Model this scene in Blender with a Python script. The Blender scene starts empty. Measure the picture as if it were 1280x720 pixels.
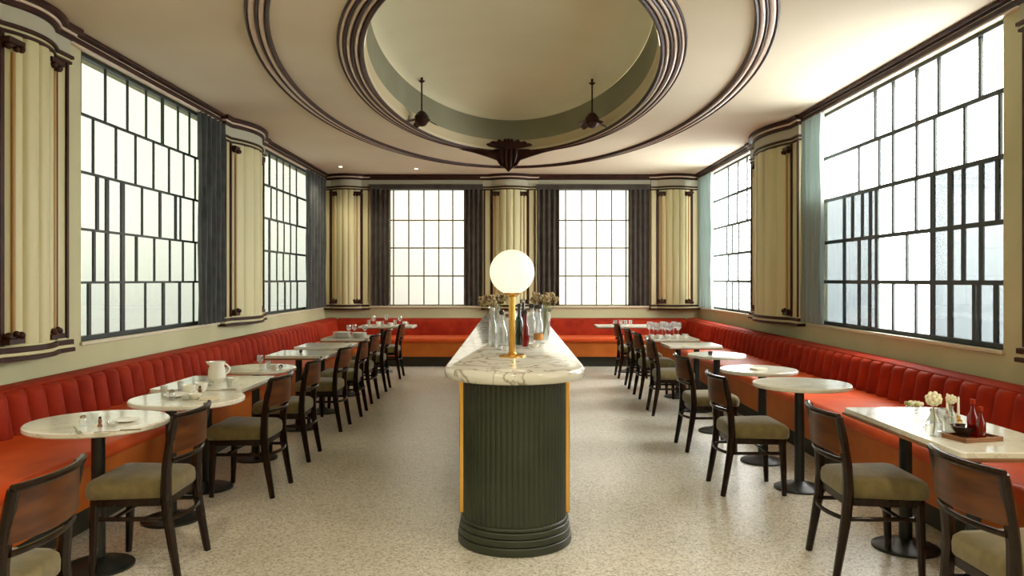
import bpy, bmesh, math, random
from mathutils import Vector, Matrix
random.seed(7)
PI = math.pi
F, H, CX, CY = 970.0, 1.45, 640.0, 350.0
C = bpy.context.scene.collection

def at(px, py, z):
    """photo pixel -> world point lying at height z"""
    s = (py - CY) / (H - z)
    return Vector(((px - CX) / s, F / s, z))

# ------------------------------------------------------------------ materials
def mat(name, col=(.8, .8, .8), rough=.5, metal=0.0, spec=.5, coat=0.0, sheen=0.0):
    m = bpy.data.materials.new(name); m.use_nodes = True
    b = m.node_tree.nodes['Principled BSDF']
    b.inputs['Base Color'].default_value = (*col, 1)
    b.inputs['Roughness'].default_value = rough
    b.inputs['Metallic'].default_value = metal
    b.inputs['Specular IOR Level'].default_value = spec
    b.inputs['Coat Weight'].default_value = coat
    b.inputs['Sheen Weight'].default_value = sheen
    return m

def nd(m, kind, **kw):
    n = m.node_tree.nodes.new(kind)
    for k, v in kw.items():
        if k in n.inputs: n.inputs[k].default_value = v
        else: setattr(n, k, v)
    return n

def lk(m, a, b): m.node_tree.links.new(a, b)

def noise_col(m, c1, c2, scale=5.0, detail=4.0, lo=.35, hi=.65, stretch=None, bump=0.0, bscale=None):
    b = m.node_tree.nodes['Principled BSDF']
    tc = nd(m, 'ShaderNodeTexCoord'); src = tc.outputs['Object']
    if stretch:
        mp = nd(m, 'ShaderNodeMapping'); mp.inputs['Scale'].default_value = stretch
        lk(m, src, mp.inputs['Vector']); src = mp.outputs['Vector']
    n = nd(m, 'ShaderNodeTexNoise', Scale=scale, Detail=detail); lk(m, src, n.inputs['Vector'])
    r = nd(m, 'ShaderNodeValToRGB')
    r.color_ramp.elements[0].position = lo; r.color_ramp.elements[0].color = (*c1, 1)
    r.color_ramp.elements[1].position = hi; r.color_ramp.elements[1].color = (*c2, 1)
    lk(m, n.outputs['Fac'], r.inputs['Fac']); lk(m, r.outputs['Color'], b.inputs['Base Color'])
    if bump:
        n2 = nd(m, 'ShaderNodeTexNoise', Scale=bscale or scale * 4, Detail=3.0); lk(m, src, n2.inputs['Vector'])
        bp = nd(m, 'ShaderNodeBump', Strength=bump, Distance=.01)
        lk(m, n2.outputs['Fac'], bp.inputs['Height']); lk(m, bp.outputs['Normal'], b.inputs['Normal'])
    return m

M = {}
M['wall'] = noise_col(mat('wall_paint', rough=.75), (.50, .475, .27), (.56, .53, .32), 1.5, bump=.05, bscale=60)
M['ceiling'] = noise_col(mat('ceiling_paint', rough=.8), (.71, .635, .475), (.76, .69, .525), .8, bump=.03, bscale=50)
M['dome'] = noise_col(mat('dome_paint', rough=.8), (.70, .67, .46), (.75, .72, .51), .9)
M['cove'] = noise_col(mat('cove_grey_green', rough=.8), (.22, .215, .135), (.27, .265, .17), 1.2)  # grey-green, much darker than the dome and the lip
M['lip'] = mat('lip_paint', (.56, .47, .28), .6)
M['cream'] = noise_col(mat('pillar_paint', rough=.5), (.56, .51, .27), (.62, .57, .315), 2.0, stretch=(3, 3, .3))
M['frieze'] = mat('frieze_paint', (.47, .45, .33), .6)
M['brown'] = noise_col(mat('brown_gloss_moulding', rough=.45, spec=.2), (.028, .008, .004), (.05, .017, .009), 9.0)
M['pink'] = mat('pink_cream_moulding', (.78, .62, .48), .35, coat=.3)
M['gilt'] = mat('ochre_edge_paint', (.42, .25, .08), .4)
M['frame'] = mat('dark_window_metal', (.022, .03, .028), .4)
M['thinframe'] = mat('olive_grey_window_bar', (.16, .15, .10), .45)
M['sill'] = mat('sill_paint', (.60, .55, .40), .5)
M['charcoal'] = noise_col(mat('charcoal_curtain', rough=.9, sheen=.2), (.028, .032, .03), (.05, .055, .05), 8)
M['darkbrown'] = noise_col(mat('brown_black_curtain', rough=.9, sheen=.2), (.035, .028, .02), (.06, .048, .035), 8)
M['velvet'] = noise_col(mat('shaded_red_velvet', rough=.7, spec=.15, sheen=.05), (.25, .014, .003), (.36, .028, .006), 6, bump=.1, bscale=200)  # deeper red than the seat, partly the tufts' shading put into the colour
M['velvet'].node_tree.nodes['Principled BSDF'].inputs['Sheen Tint'].default_value = (1, .35, .2, 1)
M['seat_red'] = noise_col(mat('orange_red_velvet', rough=.5, spec=.2), (.56, .066, .010), (.66, .096, .017), 4)
M['seat_red'].node_tree.nodes['Principled BSDF'].inputs['Sheen Tint'].default_value = (1, .4, .2, 1)
M['front'] = noise_col(mat('orange_brown_front', rough=.5, spec=.25), (.44, .10, .012), (.54, .14, .018), 3)
M['plinth'] = mat('shadowed_olive_plinth', (.03, .028, .016), .6)  # shadow of the recess under the seat is put into this dark olive
M['wood'] = noise_col(mat('dark_stained_wood', rough=.24, spec=.3), (.010, .005, .0025), (.022, .010, .005), 6, stretch=(4, 4, .6))
M['board'] = noise_col(mat('walnut_board', rough=.3, spec=.4), (.06, .019, .006), (.13, .044, .013), 4, stretch=(1, 1, 6))
M['olive'] = noise_col(mat('olive_upholstery', rough=.85, sheen=.3), (.13, .098, .030), (.18, .138, .046), 20, bump=.15, bscale=300)
M['iron'] = mat('black_iron', (.012, .014, .013), .38)
M['brass'] = mat('brass', (.86, .50, .13), .22, 1.0)
M['green'] = noise_col(mat('dark_green_paint', rough=.42, coat=.15), (.020, .027, .0135), (.029, .038, .019), 5)
M['ceramic'] = mat('white_ceramic', (.82, .80, .72), .2, coat=.4)
M['linen'] = mat('cream_linen', (.74, .68, .54), .9)
M['steel'] = mat('steel', (.6, .58, .52), .25, 1.0)
M['petal'] = mat('pale_petals', (.80, .76, .55), .7)
M['leaf'] = mat('yellow_green_leaf', (.28, .30, .08), .6)
M['dried'] = mat('dried_flower_beige', (.50, .40, .22), .8)
M['tray'] = noise_col(mat('brown_tray_wood', rough=.4), (.16, .06, .02), (.26, .11, .04), 6)
M['darkbowl'] = mat('dark_glazed_bowl', (.02, .01, .008), .15, coat=.5)
M['label'] = mat('orange_paper', (.55, .25, .06), .6)
M['wax'] = mat('wax', (.85, .8, .68), .5)

def marble(name, base, vein, amount, scale):
    m = mat(name, rough=.16, coat=.2); b = m.node_tree.nodes['Principled BSDF']
    tc = nd(m, 'ShaderNodeTexCoord')
    n1 = nd(m, 'ShaderNodeTexNoise', Scale=scale, Detail=6.0, Distortion=1.6); lk(m, tc.outputs['Object'], n1.inputs['Vector'])
    ab = nd(m, 'ShaderNodeMath', operation='SUBTRACT'); ab.inputs[1].default_value = .5; lk(m, n1.outputs['Fac'], ab.inputs[0])
    a2 = nd(m, 'ShaderNodeMath', operation='ABSOLUTE'); lk(m, ab.outputs[0], a2.inputs[0])
    r = nd(m, 'ShaderNodeValToRGB'); e = r.color_ramp.elements
    e[0].position = 0; e[0].color = (*vein, 1); e[1].position = amount; e[1].color = (*base, 1)
    lk(m, a2.outputs[0], r.inputs['Fac'])
    n2 = nd(m, 'ShaderNodeTexNoise', Scale=scale * .7, Detail=3.0); lk(m, tc.outputs['Object'], n2.inputs['Vector'])
    r2 = nd(m, 'ShaderNodeValToRGB'); e = r2.color_ramp.elements
    e[0].position = .35; e[0].color = (.80, .80, .76, 1); e[1].position = .65; e[1].color = (1, 1, 1, 1)
    lk(m, n2.outputs['Fac'], r2.inputs['Fac'])
    mx = nd(m, 'ShaderNodeMix', data_type='RGBA', blend_type='MULTIPLY'); mx.inputs[0].default_value = 1
    lk(m, r.outputs['Color'], mx.inputs[6]); lk(m, r2.outputs['Color'], mx.inputs[7])
    lk(m, mx.outputs[2], b.inputs['Base Color'])
    return m
M['marble'] = marble('white_veined_marble', (.80, .79, .71), (.34, .28, .20), .03, 2.4)
M['tablemarble'] = marble('pale_marble', (.86, .845, .75), (.70, .66, .55), .02, 5.0)

def terrazzo():
    m = mat('terrazzo', rough=.33, coat=.0); b = m.node_tree.nodes['Principled BSDF']
    tc = nd(m, 'ShaderNodeTexCoord')
    v = nd(m, 'ShaderNodeTexVoronoi', Scale=95.0); lk(m, tc.outputs['Object'], v.inputs['Vector'])
    r = nd(m, 'ShaderNodeValToRGB'); r.color_ramp.interpolation = 'CONSTANT'; e = r.color_ramp.elements
    cols = [(0, (.40, .36, .29)), (.14, (.62, .585, .50)), (.36, (.82, .79, .71)), (.62, (.70, .67, .58)), (.80, (.92, .90, .83)), (.95, (.30, .26, .20))]
    e[0].position = 0; e[0].color = (*cols[0][1], 1); e[1].position = cols[1][0]; e[1].color = (*cols[1][1], 1)
    for p, c in cols[2:]:
        x = e.new(p); x.color = (*c, 1)
    sp = nd(m, 'ShaderNodeSeparateColor'); lk(m, v.outputs['Color'], sp.inputs[0]); lk(m, sp.outputs[0], r.inputs['Fac'])
    n = nd(m, 'ShaderNodeTexNoise', Scale=.55, Detail=5.0); lk(m, tc.outputs['Object'], n.inputs['Vector'])
    r2 = nd(m, 'ShaderNodeValToRGB'); e = r2.color_ramp.elements
    e[0].position = .35; e[0].color = (.80, .79, .74, 1); e[1].position = .65; e[1].color = (1, .99, .95, 1)
    lk(m, n.outputs['Fac'], r2.inputs['Fac'])
    base = nd(m, 'ShaderNodeMix', data_type='RGBA'); base.inputs[0].default_value = .75
    base.inputs[6].default_value = (.80, .775, .69, 1); lk(m, r.outputs['Color'], base.inputs[7])
    mx = nd(m, 'ShaderNodeMix', data_type='RGBA', blend_type='MULTIPLY'); mx.inputs[0].default_value = 1
    lk(m, base.outputs[2], mx.inputs[6]); lk(m, r2.outputs['Color'], mx.inputs[7])
    lk(m, mx.outputs[2], b.inputs['Base Color'])
    return m
M['floor'] = terrazzo()

def thin_glass(name, tint, gloss=.06, rough=.03, haze=0.0, hazecol=(1, 1, 1)):
    m = bpy.data.materials.new(name); m.use_nodes = True; nt = m.node_tree
    for n in list(nt.nodes): nt.nodes.remove(n)
    out = nt.nodes.new('ShaderNodeOutputMaterial')
    t = nt.nodes.new('ShaderNodeBsdfTransparent'); t.inputs[0].default_value = (*tint, 1)
    g = nt.nodes.new('ShaderNodeBsdfGlossy'); g.inputs['Roughness'].default_value = rough
    lw = nt.nodes.new('ShaderNodeLayerWeight'); lw.inputs[0].default_value = .25
    mp = nt.nodes.new('ShaderNodeMapRange'); mp.inputs[3].default_value = gloss * .4; mp.inputs[4].default_value = min(1, gloss * 8)
    nt.links.new(lw.outputs['Facing'], mp.inputs[0])
    mx = nt.nodes.new('ShaderNodeMixShader'); nt.links.new(mp.outputs[0], mx.inputs[0])
    nt.links.new(t.outputs[0], mx.inputs[1]); nt.links.new(g.outputs[0], mx.inputs[2]); last = mx
    if haze:
        tr = nt.nodes.new('ShaderNodeBsdfTranslucent'); tr.inputs[0].default_value = (*hazecol, 1)
        m2 = nt.nodes.new('ShaderNodeMixShader'); m2.inputs[0].default_value = haze
        nt.links.new(mx.outputs[0], m2.inputs[1]); nt.links.new(tr.outputs[0], m2.inputs[2]); last = m2
    nt.links.new(last.outputs[0], out.inputs[0])
    return m
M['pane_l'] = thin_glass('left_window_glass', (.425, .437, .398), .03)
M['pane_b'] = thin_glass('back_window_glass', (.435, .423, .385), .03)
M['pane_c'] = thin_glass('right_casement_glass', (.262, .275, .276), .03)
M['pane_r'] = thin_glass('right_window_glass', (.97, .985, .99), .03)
M['glass'] = thin_glass('clear_glass', (.93, .94, .92), .14, haze=.12)
M['redglass'] = thin_glass('red_glass', (.45, .02, .02), .12, haze=.35, hazecol=(.55, .02, .02))
M['greenglass'] = thin_glass('green_glass', (.06, .16, .09), .12, haze=.15, hazecol=(.05, .2, .1))
M['amber'] = thin_glass('dark_amber_glass', (.10, .04, .02), .12)

def sheer():
    m = bpy.data.materials.new('sheer_blue_green'); m.use_nodes = True; nt = m.node_tree
    for n in list(nt.nodes): nt.nodes.remove(n)
    out = nt.nodes.new('ShaderNodeOutputMaterial')
    d = nt.nodes.new('ShaderNodeBsdfDiffuse'); d.inputs[0].default_value = (.42, .46, .42, 1)
    t = nt.nodes.new('ShaderNodeBsdfTranslucent'); t.inputs[0].default_value = (.34, .40, .38, 1)
    mx = nt.nodes.new('ShaderNodeMixShader'); mx.inputs[0].default_value = .5
    nt.links.new(d.outputs[0], mx.inputs[1]); nt.links.new(t.outputs[0], mx.inputs[2]); nt.links.new(mx.outputs[0], out.inputs[0])
    return m
M['sheer'] = sheer()

def emit(name, col, s):
    m = bpy.data.materials.new(name); m.use_nodes = True; nt = m.node_tree
    b = nt.nodes['Principled BSDF']; b.inputs['Base Color'].default_value = (*col, 1)
    b.inputs['Emission Color'].default_value = (*col, 1); b.inputs['Emission Strength'].default_value = s
    b.inputs['Roughness'].default_value = .3
    return m
M['globe'] = emit('lit_opal_glass', (1, .87, .64), .52)
M['bulb'] = emit('lit_lamp', (1, .85, .6), 12)

# ------------------------------------------------------------------ mesh builder
class MB:
    def __init__(s): s.v = []; s.f = []
    def add(s, vs, fs):
        o = len(s.v); s.v += [tuple(p) for p in vs]; s.f += [tuple(o + i for i in f) for f in fs]; return s
    def box(s, x0, x1, y0, y1, z0, z1):
        return s.add([(x0, y0, z0), (x1, y0, z0), (x1, y1, z0), (x0, y1, z0), (x0, y0, z1), (x1, y0, z1), (x1, y1, z1), (x0, y1, z1)],
                     [(3, 2, 1, 0), (4, 5, 6, 7), (0, 1, 5, 4), (1, 2, 6, 5), (2, 3, 7, 6), (3, 0, 4, 7)])
    def loft(s, rings, cap0=True, cap1=True, closed=True):
        n = len(rings[0]); vs = [p for r in rings for p in r]; fs = []
        for i in range(len(rings) - 1):
            for j in range(n if closed else n - 1):
                k = (j + 1) % n
                fs.append((i * n + j, i * n + k, (i + 1) * n + k, (i + 1) * n + j))
        if cap0: fs.append(tuple(reversed(range(n))))
        if cap1: fs.append(tuple((len(rings) - 1) * n + j for j in range(n)))
        return s.add(vs, fs)
    def lathe(s, prof, cx=0, cy=0, cz=0, n=20, cap0=True, cap1=True):
        rings = [[(cx + r * math.cos(2 * PI * j / n), cy + r * math.sin(2 * PI * j / n), cz + z) for j in range(n)] for r, z in prof]
        return s.loft(rings, cap0, cap1)
    def tube(s, pts, rad, n=8, sq=1.0):
        pts = [Vector(p) for p in pts]; rings = []
        if not isinstance(rad, (list, tuple)): rad = [rad] * len(pts)
        up = Vector((0, 0, 1)); prev = None
        for i, p in enumerate(pts):
            t = (pts[min(i + 1, len(pts) - 1)] - pts[max(i - 1, 0)]).normalized()
            if prev is None:
                a = t.cross(up)
                if a.length < .2: a = t.cross(Vector((0, 1, 0)))
                a.normalize()
            else:
                a = (prev - t * prev.dot(t)).normalized()
            prev = a; b = t.cross(a)
            rings.append([tuple(p + (a * math.cos(2 * PI * (j + .5) / n) + b * math.sin(2 * PI * (j + .5) / n) * sq) * rad[i]) for j in range(n)])
        return s.loft(rings)
    def ball(s, c, r, n=10, m=6, sz=1.0):
        prof = [(max(1e-4, r * math.sin(PI * i / m)), -r * sz * math.cos(PI * i / m)) for i in range(m + 1)]
        return s.lathe(prof, c[0], c[1], c[2], n, True, True)
    def prism(s, outline, z0, z1):
        return s.loft([[(x, y, z0) for x, y in outline], [(x, y, z1) for x, y in outline]])
    def build(s, name, m, parent=None, bevel=0, smooth=35, kind=None, label=None):
        me = bpy.data.meshes.new(name); me.from_pydata(s.v, [], s.f); me.validate()
        bm = bmesh.new(); bm.from_mesh(me); bmesh.ops.recalc_face_normals(bm, faces=bm.faces); bm.to_mesh(me); bm.free()
        me.materials.append(m)
        if smooth:
            me.shade_smooth(); me.set_sharp_from_angle(angle=math.radians(smooth))
        o = bpy.data.objects.new(name, me); C.objects.link(o)
        if parent: o.parent = parent
        if bevel:
            b = o.modifiers.new('bevel', 'BEVEL'); b.width = bevel; b.segments = 2; b.limit_method = 'ANGLE'
        if kind: o['kind'] = kind
        if label: o['label'] = label
        return o

def empty(name, loc=(0, 0, 0), rz=0):
    o = bpy.data.objects.new(name, None); C.objects.link(o); o.location = loc; o.rotation_euler = (0, 0, rz); o.empty_display_size = .1
    return o
def tag(o, label, cat, group=None):
    o['label'] = label; o['category'] = cat
    if group: o['group'] = group
    return o
def struct(o): o['kind'] = 'structure'; return o
def copy_tree(src, parent=None):
    c = src.copy(); C.objects.link(c)
    if parent: c.parent = parent
    for ch in list(src.children): copy_tree(ch, c)
    return c

# ------------------------------------------------------------------ room
WX, BY, ZC, FY = 3.35, 13.9, 3.33, -1.0
ZS, ZT = .97, 3.25                       # sill, head of the side windows
struct(MB().box(-WX - .25, WX + .25, FY, BY + .25, -.1, 0).build('floor', M['floor'], smooth=0))

def wall_side(name, sgn, openings):
    mb = MB(); xa, xb = sorted((sgn * WX, sgn * (WX + .22)))
    mb.box(xa, xb, FY, BY + .2, 0, ZS); mb.box(xa, xb, FY, BY + .2, ZT, ZC + .02)
    y = FY
    for a, b in openings:
        mb.box(xa, xb, y, a, ZS, ZT); y = b
    mb.box(xa, xb, y, BY + .2, ZS, ZT)
    return struct(mb.build(name, M['wall'], smooth=0))
OL = [(1.3, 4.2), (6.03, 8.85), (10.45, 13.65)]
OR = [(0.6, 3.45), (5.29, 8.78), (10.8, 13.65)]
wall_side('wall_left', -1, OL); wall_side('wall_right', 1, OR)
OB = [(-2.2, -.845), (.83, 2.11)]; ZBS, ZBT = .99, 3.08
mb = MB(); mb.box(-WX, WX, BY, BY + .2, 0, ZBS); mb.box(-WX, WX, BY, BY + .2, ZBT, ZC + .02)
for a, b in ((-WX, -2.2), (-.845, .83), (2.11, WX)): mb.box(a, b, BY, BY + .2, ZBS, ZBT)
struct(mb.build('wall_back', M['wall'], smooth=0))
struct(MB().box(-WX - .22, WX + .22, FY - .2, FY, 0, ZC + .02).build('wall_front', M['wall'], smooth=0))

# ceiling with an oval opening
EC = 7.8                                  # centre of the ovals
AI, BI = 1.34, 3.39                       # opening of the dome
OC, AO, BO = 8.15, 2.10, 4.62              # outer ring
bm = bmesh.new(); N = 128
ov = [bm.verts.new((AI * math.cos(2 * PI * i / N), EC + BI * math.sin(2 * PI * i / N), ZC)) for i in range(N)]
rv = [bm.verts.new(p) for p in ((-WX - .2, FY, ZC), (WX + .2, FY, ZC), (WX + .2, BY + .2, ZC), (-WX - .2, BY + .2, ZC))]
ed = [bm.edges.new((ov[i], ov[(i + 1) % N])) for i in range(N)] + [bm.edges.new((rv[i], rv[(i + 1) % 4])) for i in range(4)]
bmesh.ops.triangle_fill(bm, use_beauty=True, edges=ed)
for f in [f for f in bm.faces if (f.calc_center_median().x / AI) ** 2 + ((f.calc_center_median().y - EC) / BI) ** 2 < .97]: bm.faces.remove(f)
me = bpy.data.meshes.new('ceiling'); bm.to_mesh(me); bm.free(); me.materials.append(M['ceiling'])
ceil = bpy.data.objects.new('ceiling', me); C.objects.link(ceil); struct(ceil)

def ell_ring(prof, cx, cy, a, b, n=128, close=True):
    """prof: (offset outward, z)"""
    rings = []
    for i in range(n + 1):
        t = 2 * PI * i / n; nx, ny = math.cos(t) / a, math.sin(t) / b; l = math.hypot(nx, ny); nx /= l; ny /= l
        rings.append([(cx + a * math.cos(t) + nx * o, cy + b * math.sin(t) + ny * o, z) for o, z in prof])
    return MB().loft(rings, False, False, closed=close)
def half(o0, o1, drop, k=6, z=ZC):
    c, w = (o0 + o1) / 2, (o1 - o0) / 2
    return [(c - w * math.cos(PI * i / k), z - drop * math.sin(PI * i / k)) for i in range(k + 1)] + [(o1, z + .01), (o0, z + .01)]
ell_ring([(0, ZC - .012), (-.012, ZC + .02), (.0, ZC + .06), (-.015, ZC + .13)], 0, EC, AI, BI, close=False).build('dome_lip', M['lip'], ceil)
# cove and dome above the opening
def dome_rings(zs):
    return [[(AI * k * math.cos(2 * PI * i / 96), EC + BI * k * math.sin(2 * PI * i / 96), z) for i in range(96)] for k, z in zs]
ell_ring([(.02, ZC + .12), (-.012, ZC + .128), (-.016, ZC + .26), (-.02, ZC + .36), (-.035, ZC + .42)], 0, EC, AI, BI, close=False).build('cove', M['cove'], ceil)
MB().loft(dome_rings([(1.02, ZC + .405), (.972, ZC + .422), (.955, ZC + .465), (.92, ZC + .505), (.86, ZC + .54), (.8, ZC + .57), (.7, ZC + .61), (.5, ZC + .67), (.25, ZC + .70), (.02, ZC + .71)]), False, True).build('dome', M['dome'], ceil)

tr = empty('trim_1', (0, 0, 0)); struct(tr)      # inner oval moulding
for o0, o1, d, m_ in ((0.0, .045, .04, 'brown'), (.045, .082, .030, 'pink'), (.082, .107, .036, 'brown'), (.107, .143, .026, 'pink'), (.143, .168, .028, 'brown'), (.168, .198, .016, 'pink'), (.198, .215, .018, 'brown')):
    ell_ring(half(o0, o1, d), 0, EC, AI, BI).build('moulding_band', M[m_], tr)
tr = empty('trim_2', (0, 0, 0)); struct(tr)      # outer oval moulding
for o0, o1, d, m_ in ((0.0, .035, .036, 'brown'), (.035, .08, .026, 'pink'), (.08, .098, .028, 'brown'), (.098, .15, .02, 'pink'), (.15, .17, .022, 'brown')):
    ell_ring(half(o0, o1, d), 0, OC, AO, BO).build('moulding_band', M[m_], tr)

# cornices
n_trim = 2
def cornice(x0, y0, x1, y1, nx, ny, bands):
    global n_trim; n_trim += 1
    r = empty('trim_%d' % n_trim); struct(r)
    for dep, z0, z1, m_ in bands:
        xs = sorted((x0, x1, x0 + nx * dep, x1 + nx * dep)); ys = sorted((y0, y1, y0 + ny * dep, y1 + ny * dep))
        MB().box(xs[0], xs[-1], ys[0], ys[-1], z0, z1).build('moulding_band', M[m_], r, bevel=.006)
cb = [(.045, 3.235, 3.25, 'pink'), (.06, 3.25, 3.285, 'brown'), (.045, 3.285, 3.30, 'pink'), (.10, 3.30, ZC, 'brown')]
cornice(-WX, FY, -WX, BY, 1, 0, cb); cornice(WX, FY, WX, BY, -1, 0, cb)
cornice(-WX, BY, WX, BY, 0, -1, [(.05, 3.155, 3.235, 'frieze'), (.09, 3.235, 3.29, 'brown'), (.12, 3.29, ZC, 'brown')])

# ------------------------------------------------------------------ pillars on the walls
def pillar(loc, rz, w, cw, bulge, zt=3.05, zb=.92, flutes=5, side=True):
    global n_trim; n_trim += 1
    r = empty('trim_%d' % n_trim, loc, rz); struct(r); pl = .06
    def outline(off, k=28, groove=False, wid=None):
        W = (wid or w) / 2 + off; pts = [(-W, 0), (-W, -(pl + off))]
        for i in range(k + 1):
            u = -cw / 2 + cw * i / k; b = bulge * (1 - (2 * u / cw) ** 2)
            pts.append((u * (1 + 2 * off / cw), -(pl + off + b)))
        return pts + [(W, -(pl + off)), (W, 0)]
    def band(z0, z1, off, m_, name): MB().prism(outline(off), z0, z1).build(name, M[m_], r, bevel=.004)
    MB().box(-w / 2, w / 2, -pl, 0, zb, zt + .1).build('back_panel', M['cream'], r, bevel=.004)
    # fluted curved shaft
    pts = []; k = flutes * 12
    for i in range(k + 1):
        u = -cw / 2 + cw * i / k; b = bulge * (1 - (2 * u / cw) ** 2); ph = (i % 12) / 12
        g = .016 * max(0, 1 - min(ph, 1 - ph) * 9) if 0 < i < k else 0
        s_ = .012 * math.sin(PI * ph)
        pts.append((u, -(pl + b - g + s_)))
    pts = [(-cw / 2, -pl + .01)] + pts + [(cw / 2, -pl + .01)]
    MB().prism(pts, zb + .1, zt).build('fluted_shaft', M['cream'], r, smooth=50)
    for sg in (-1, 1):
        u = sg * (cw / 2 + .015)
        MB().box(u - .022, u + .022, -pl - .018, -pl, zb + .1, zt).build('edge_strip', M['brown'], r, bevel=.004)
        u = sg * (cw / 2 - .055)
        yb = -(pl + bulge * (1 - (2 * u / cw) ** 2))
        MB().tube([(u, yb - .012, zb + .12), (u, yb - .012, zt - .12)], .016).build('edge_bead', M['gilt'], r)
        if side and w / 2 - cw / 2 > .14:
            u = sg * (w / 2 - .03)
            MB().box(u - .014, u + .014, -pl - .015, -pl, zb + .1, zt).build('outer_strip', M['brown'], r)
        for zz, dz in ((zb + .13, 1), (zt - .05, -1)):
            o = MB(); u = sg * (cw / 2 - .05); yb = -(pl + bulge * (1 - (2 * u / cw) ** 2)) - .02
            o.box(u - .075, u + .085, yb - .025, yb + .04, zz - .018, zz + .018)
            o.ball((u - .05 * sg, yb - .02, zz + .035 * dz), .026); o.ball((u + .05 * sg, yb, zz + .035 * dz), .026); o.ball((u, yb - .02, zz + .05 * dz), .02)
            o.box(u - .045, u + .05, yb - .01, yb + .03, zz + .03 * dz - .012, zz + .03 * dz + .012)
            o.build('corner_scroll', M['brown'], r)
    band(zb, zb + .03, .035, 'brown', 'base_moulding'); band(zb + .03, zb + .055, .022, 'cream', 'base_moulding'); band(zb + .055, zb + .09, .028, 'brown', 'base_moulding')
    band(zb + .09, zb + .105, .012, 'cream', 'base_moulding')
    band(zt, zt + .022, .02, 'brown', 'capital'); band(zt + .022, zt + .04, .012, 'cream', 'capital'); band(zt + .04, zt + .065, .03, 'brown', 'capital')
    band(zt + .065, ZC - .10, .012, 'frieze', 'capital'); band(ZC - .10, ZC - .065, .035, 'brown', 'capital')
    band(ZC - .065, ZC - .045, .045, 'pink', 'capital'); band(ZC - .045, ZC - .002, .075, 'brown', 'capital')
pillar((-WX, 5.28, 0), PI / 2, .95, .56, .08, flutes=4)
pillar((-WX, 9.58, 0), PI / 2, 1.42, 1.02, .15)
pillar((WX, 4.3, 0), -PI / 2, 1.40, 1.0, .20)
pillar((WX, 9.78, 0), -PI / 2, 1.78, 1.30, .16)
pillar((-2.955, BY, 0), 0, .76, .52, .13)
pillar((-.04, BY, 0), 0, .96, .62, .14)
pillar((2.90, BY, 0), 0, .82, .58, .13)

# ------------------------------------------------------------------ windows
ZR = [3.25, 2.77, 2.31, 1.855, 1.43, .97]
def wy(px): return WX * F / abs(px - CX)
def window(n, sgn, y0, y1, rows, pane, thick_h=.02, cas=()):
    tk = .032 if sgn > 0 else .015
    r = empty('window_%d' % n); struct(r); x = sgn * (WX + .07)
    fr = MB(); fr.box(x - .025, x + .025, y0, y0 + .035, ZS, ZT); fr.box(x - .025, x + .025, y1 - .035, y1, ZS, ZT)
    fr.box(x - .025, x + .025, y0, y1, ZT - .03, ZT); fr.box(x - .025, x + .025, y0, y1, ZS, ZS + .035)
    for z in ZR[1:-1]: fr.box(x - .010, x + .010, y0, y1, z - thick_h / 2, z + thick_h / 2)
    for i, row in enumerate(rows):
        for e in row:
            y, t = e if isinstance(e, tuple) else (e, tk)
            if y0 + .03 < y < y1 - .03: fr.box(x - .009, x + .009, y - t / 2, y + t / 2, ZR[i + 1], ZR[i])
    fr.build('window_frame', M['frame'], r, smooth=0)
    MB().box(x - .003, x + .003, y0 + .005, y1 - .005, ZS + .005, ZT - .005).build('glass_pane', M[pane], r, smooth=0)
    for a, b in cas: MB().box(x - .006 , x + .006, a, b, ZS + .03, ZR[2]).build('casement_glass', M['pane_c'], r, smooth=0)
    xa, xb = sorted((sgn * (WX - .025), sgn * (WX + .1)))
    MB().box(xa, xb, y0 - .02, y1 + .02, ZS - .03, ZS).build('window_sill', M['sill'], r, bevel=.005)
T1, T2 = .045, .06
def cv(rows): return [[(wy(e[0]), e[1]) if isinstance(e, tuple) else wy(e) for e in row] for row in rows]
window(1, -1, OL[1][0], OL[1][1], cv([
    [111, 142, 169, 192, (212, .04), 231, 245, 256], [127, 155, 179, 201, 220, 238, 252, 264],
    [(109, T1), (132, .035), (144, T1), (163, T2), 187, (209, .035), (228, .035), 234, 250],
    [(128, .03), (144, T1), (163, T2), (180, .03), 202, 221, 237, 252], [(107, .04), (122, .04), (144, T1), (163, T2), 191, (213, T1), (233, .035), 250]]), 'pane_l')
def grid(y0, y1, n, rng, thick=()):
    rows = []
    for i in range(5):
        row = []
        for k in range(1, n):
            y = y0 + (y1 - y0) * (k + rng * (random.random() - .5)) / n
            row.append((y, .045 if (i >= 2 and k in thick) else .02))
        rows.append(row)
    return rows
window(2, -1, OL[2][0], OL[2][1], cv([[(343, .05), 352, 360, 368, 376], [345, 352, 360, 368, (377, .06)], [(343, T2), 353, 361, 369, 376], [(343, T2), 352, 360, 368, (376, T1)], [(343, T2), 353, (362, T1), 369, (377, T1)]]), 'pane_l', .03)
window(3, 1, OR[1][0], OR[1][1], cv([
    [(1085, .035), (1107, .03), 1136, 1163, (1214, .035)], [1065, 1090, 1107, 1136, 1158, 1195, 1238],
    [(1047, T1), (1057, .04), (1069, .035), (1079, .04), (1087, T2), 1107, 1135, (1155, T2), (1177, T2), (1193, .03), (1215, T1), (1235, .04)],
    [(1047, T1), (1065, .04), (1078, .04), (1087, T2), (1124, .03), (1155, T2), (1177, T2), (1193, .04), (1215, T1)],
    [(1047, T1), (1065, .04), (1078, .04), (1087, T2), 1107, 1135, (1155, T2), (1177, T2), (1206, .03), (1212, .03), (1233, T1)]]), 'pane_r', .036, ((OR[1][0] + .03, wy(1155)), (wy(1087), OR[1][1] - .03)))
window(4, 1, OR[2][0], OR[2][1], cv([[905, 917, 928], [905, 916, 928], [903, 910, 918, (934, .12)], [905, 917, (934, .12)], [903, 910, 918, (934, .12)]]), 'pane_r', .04)
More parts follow.
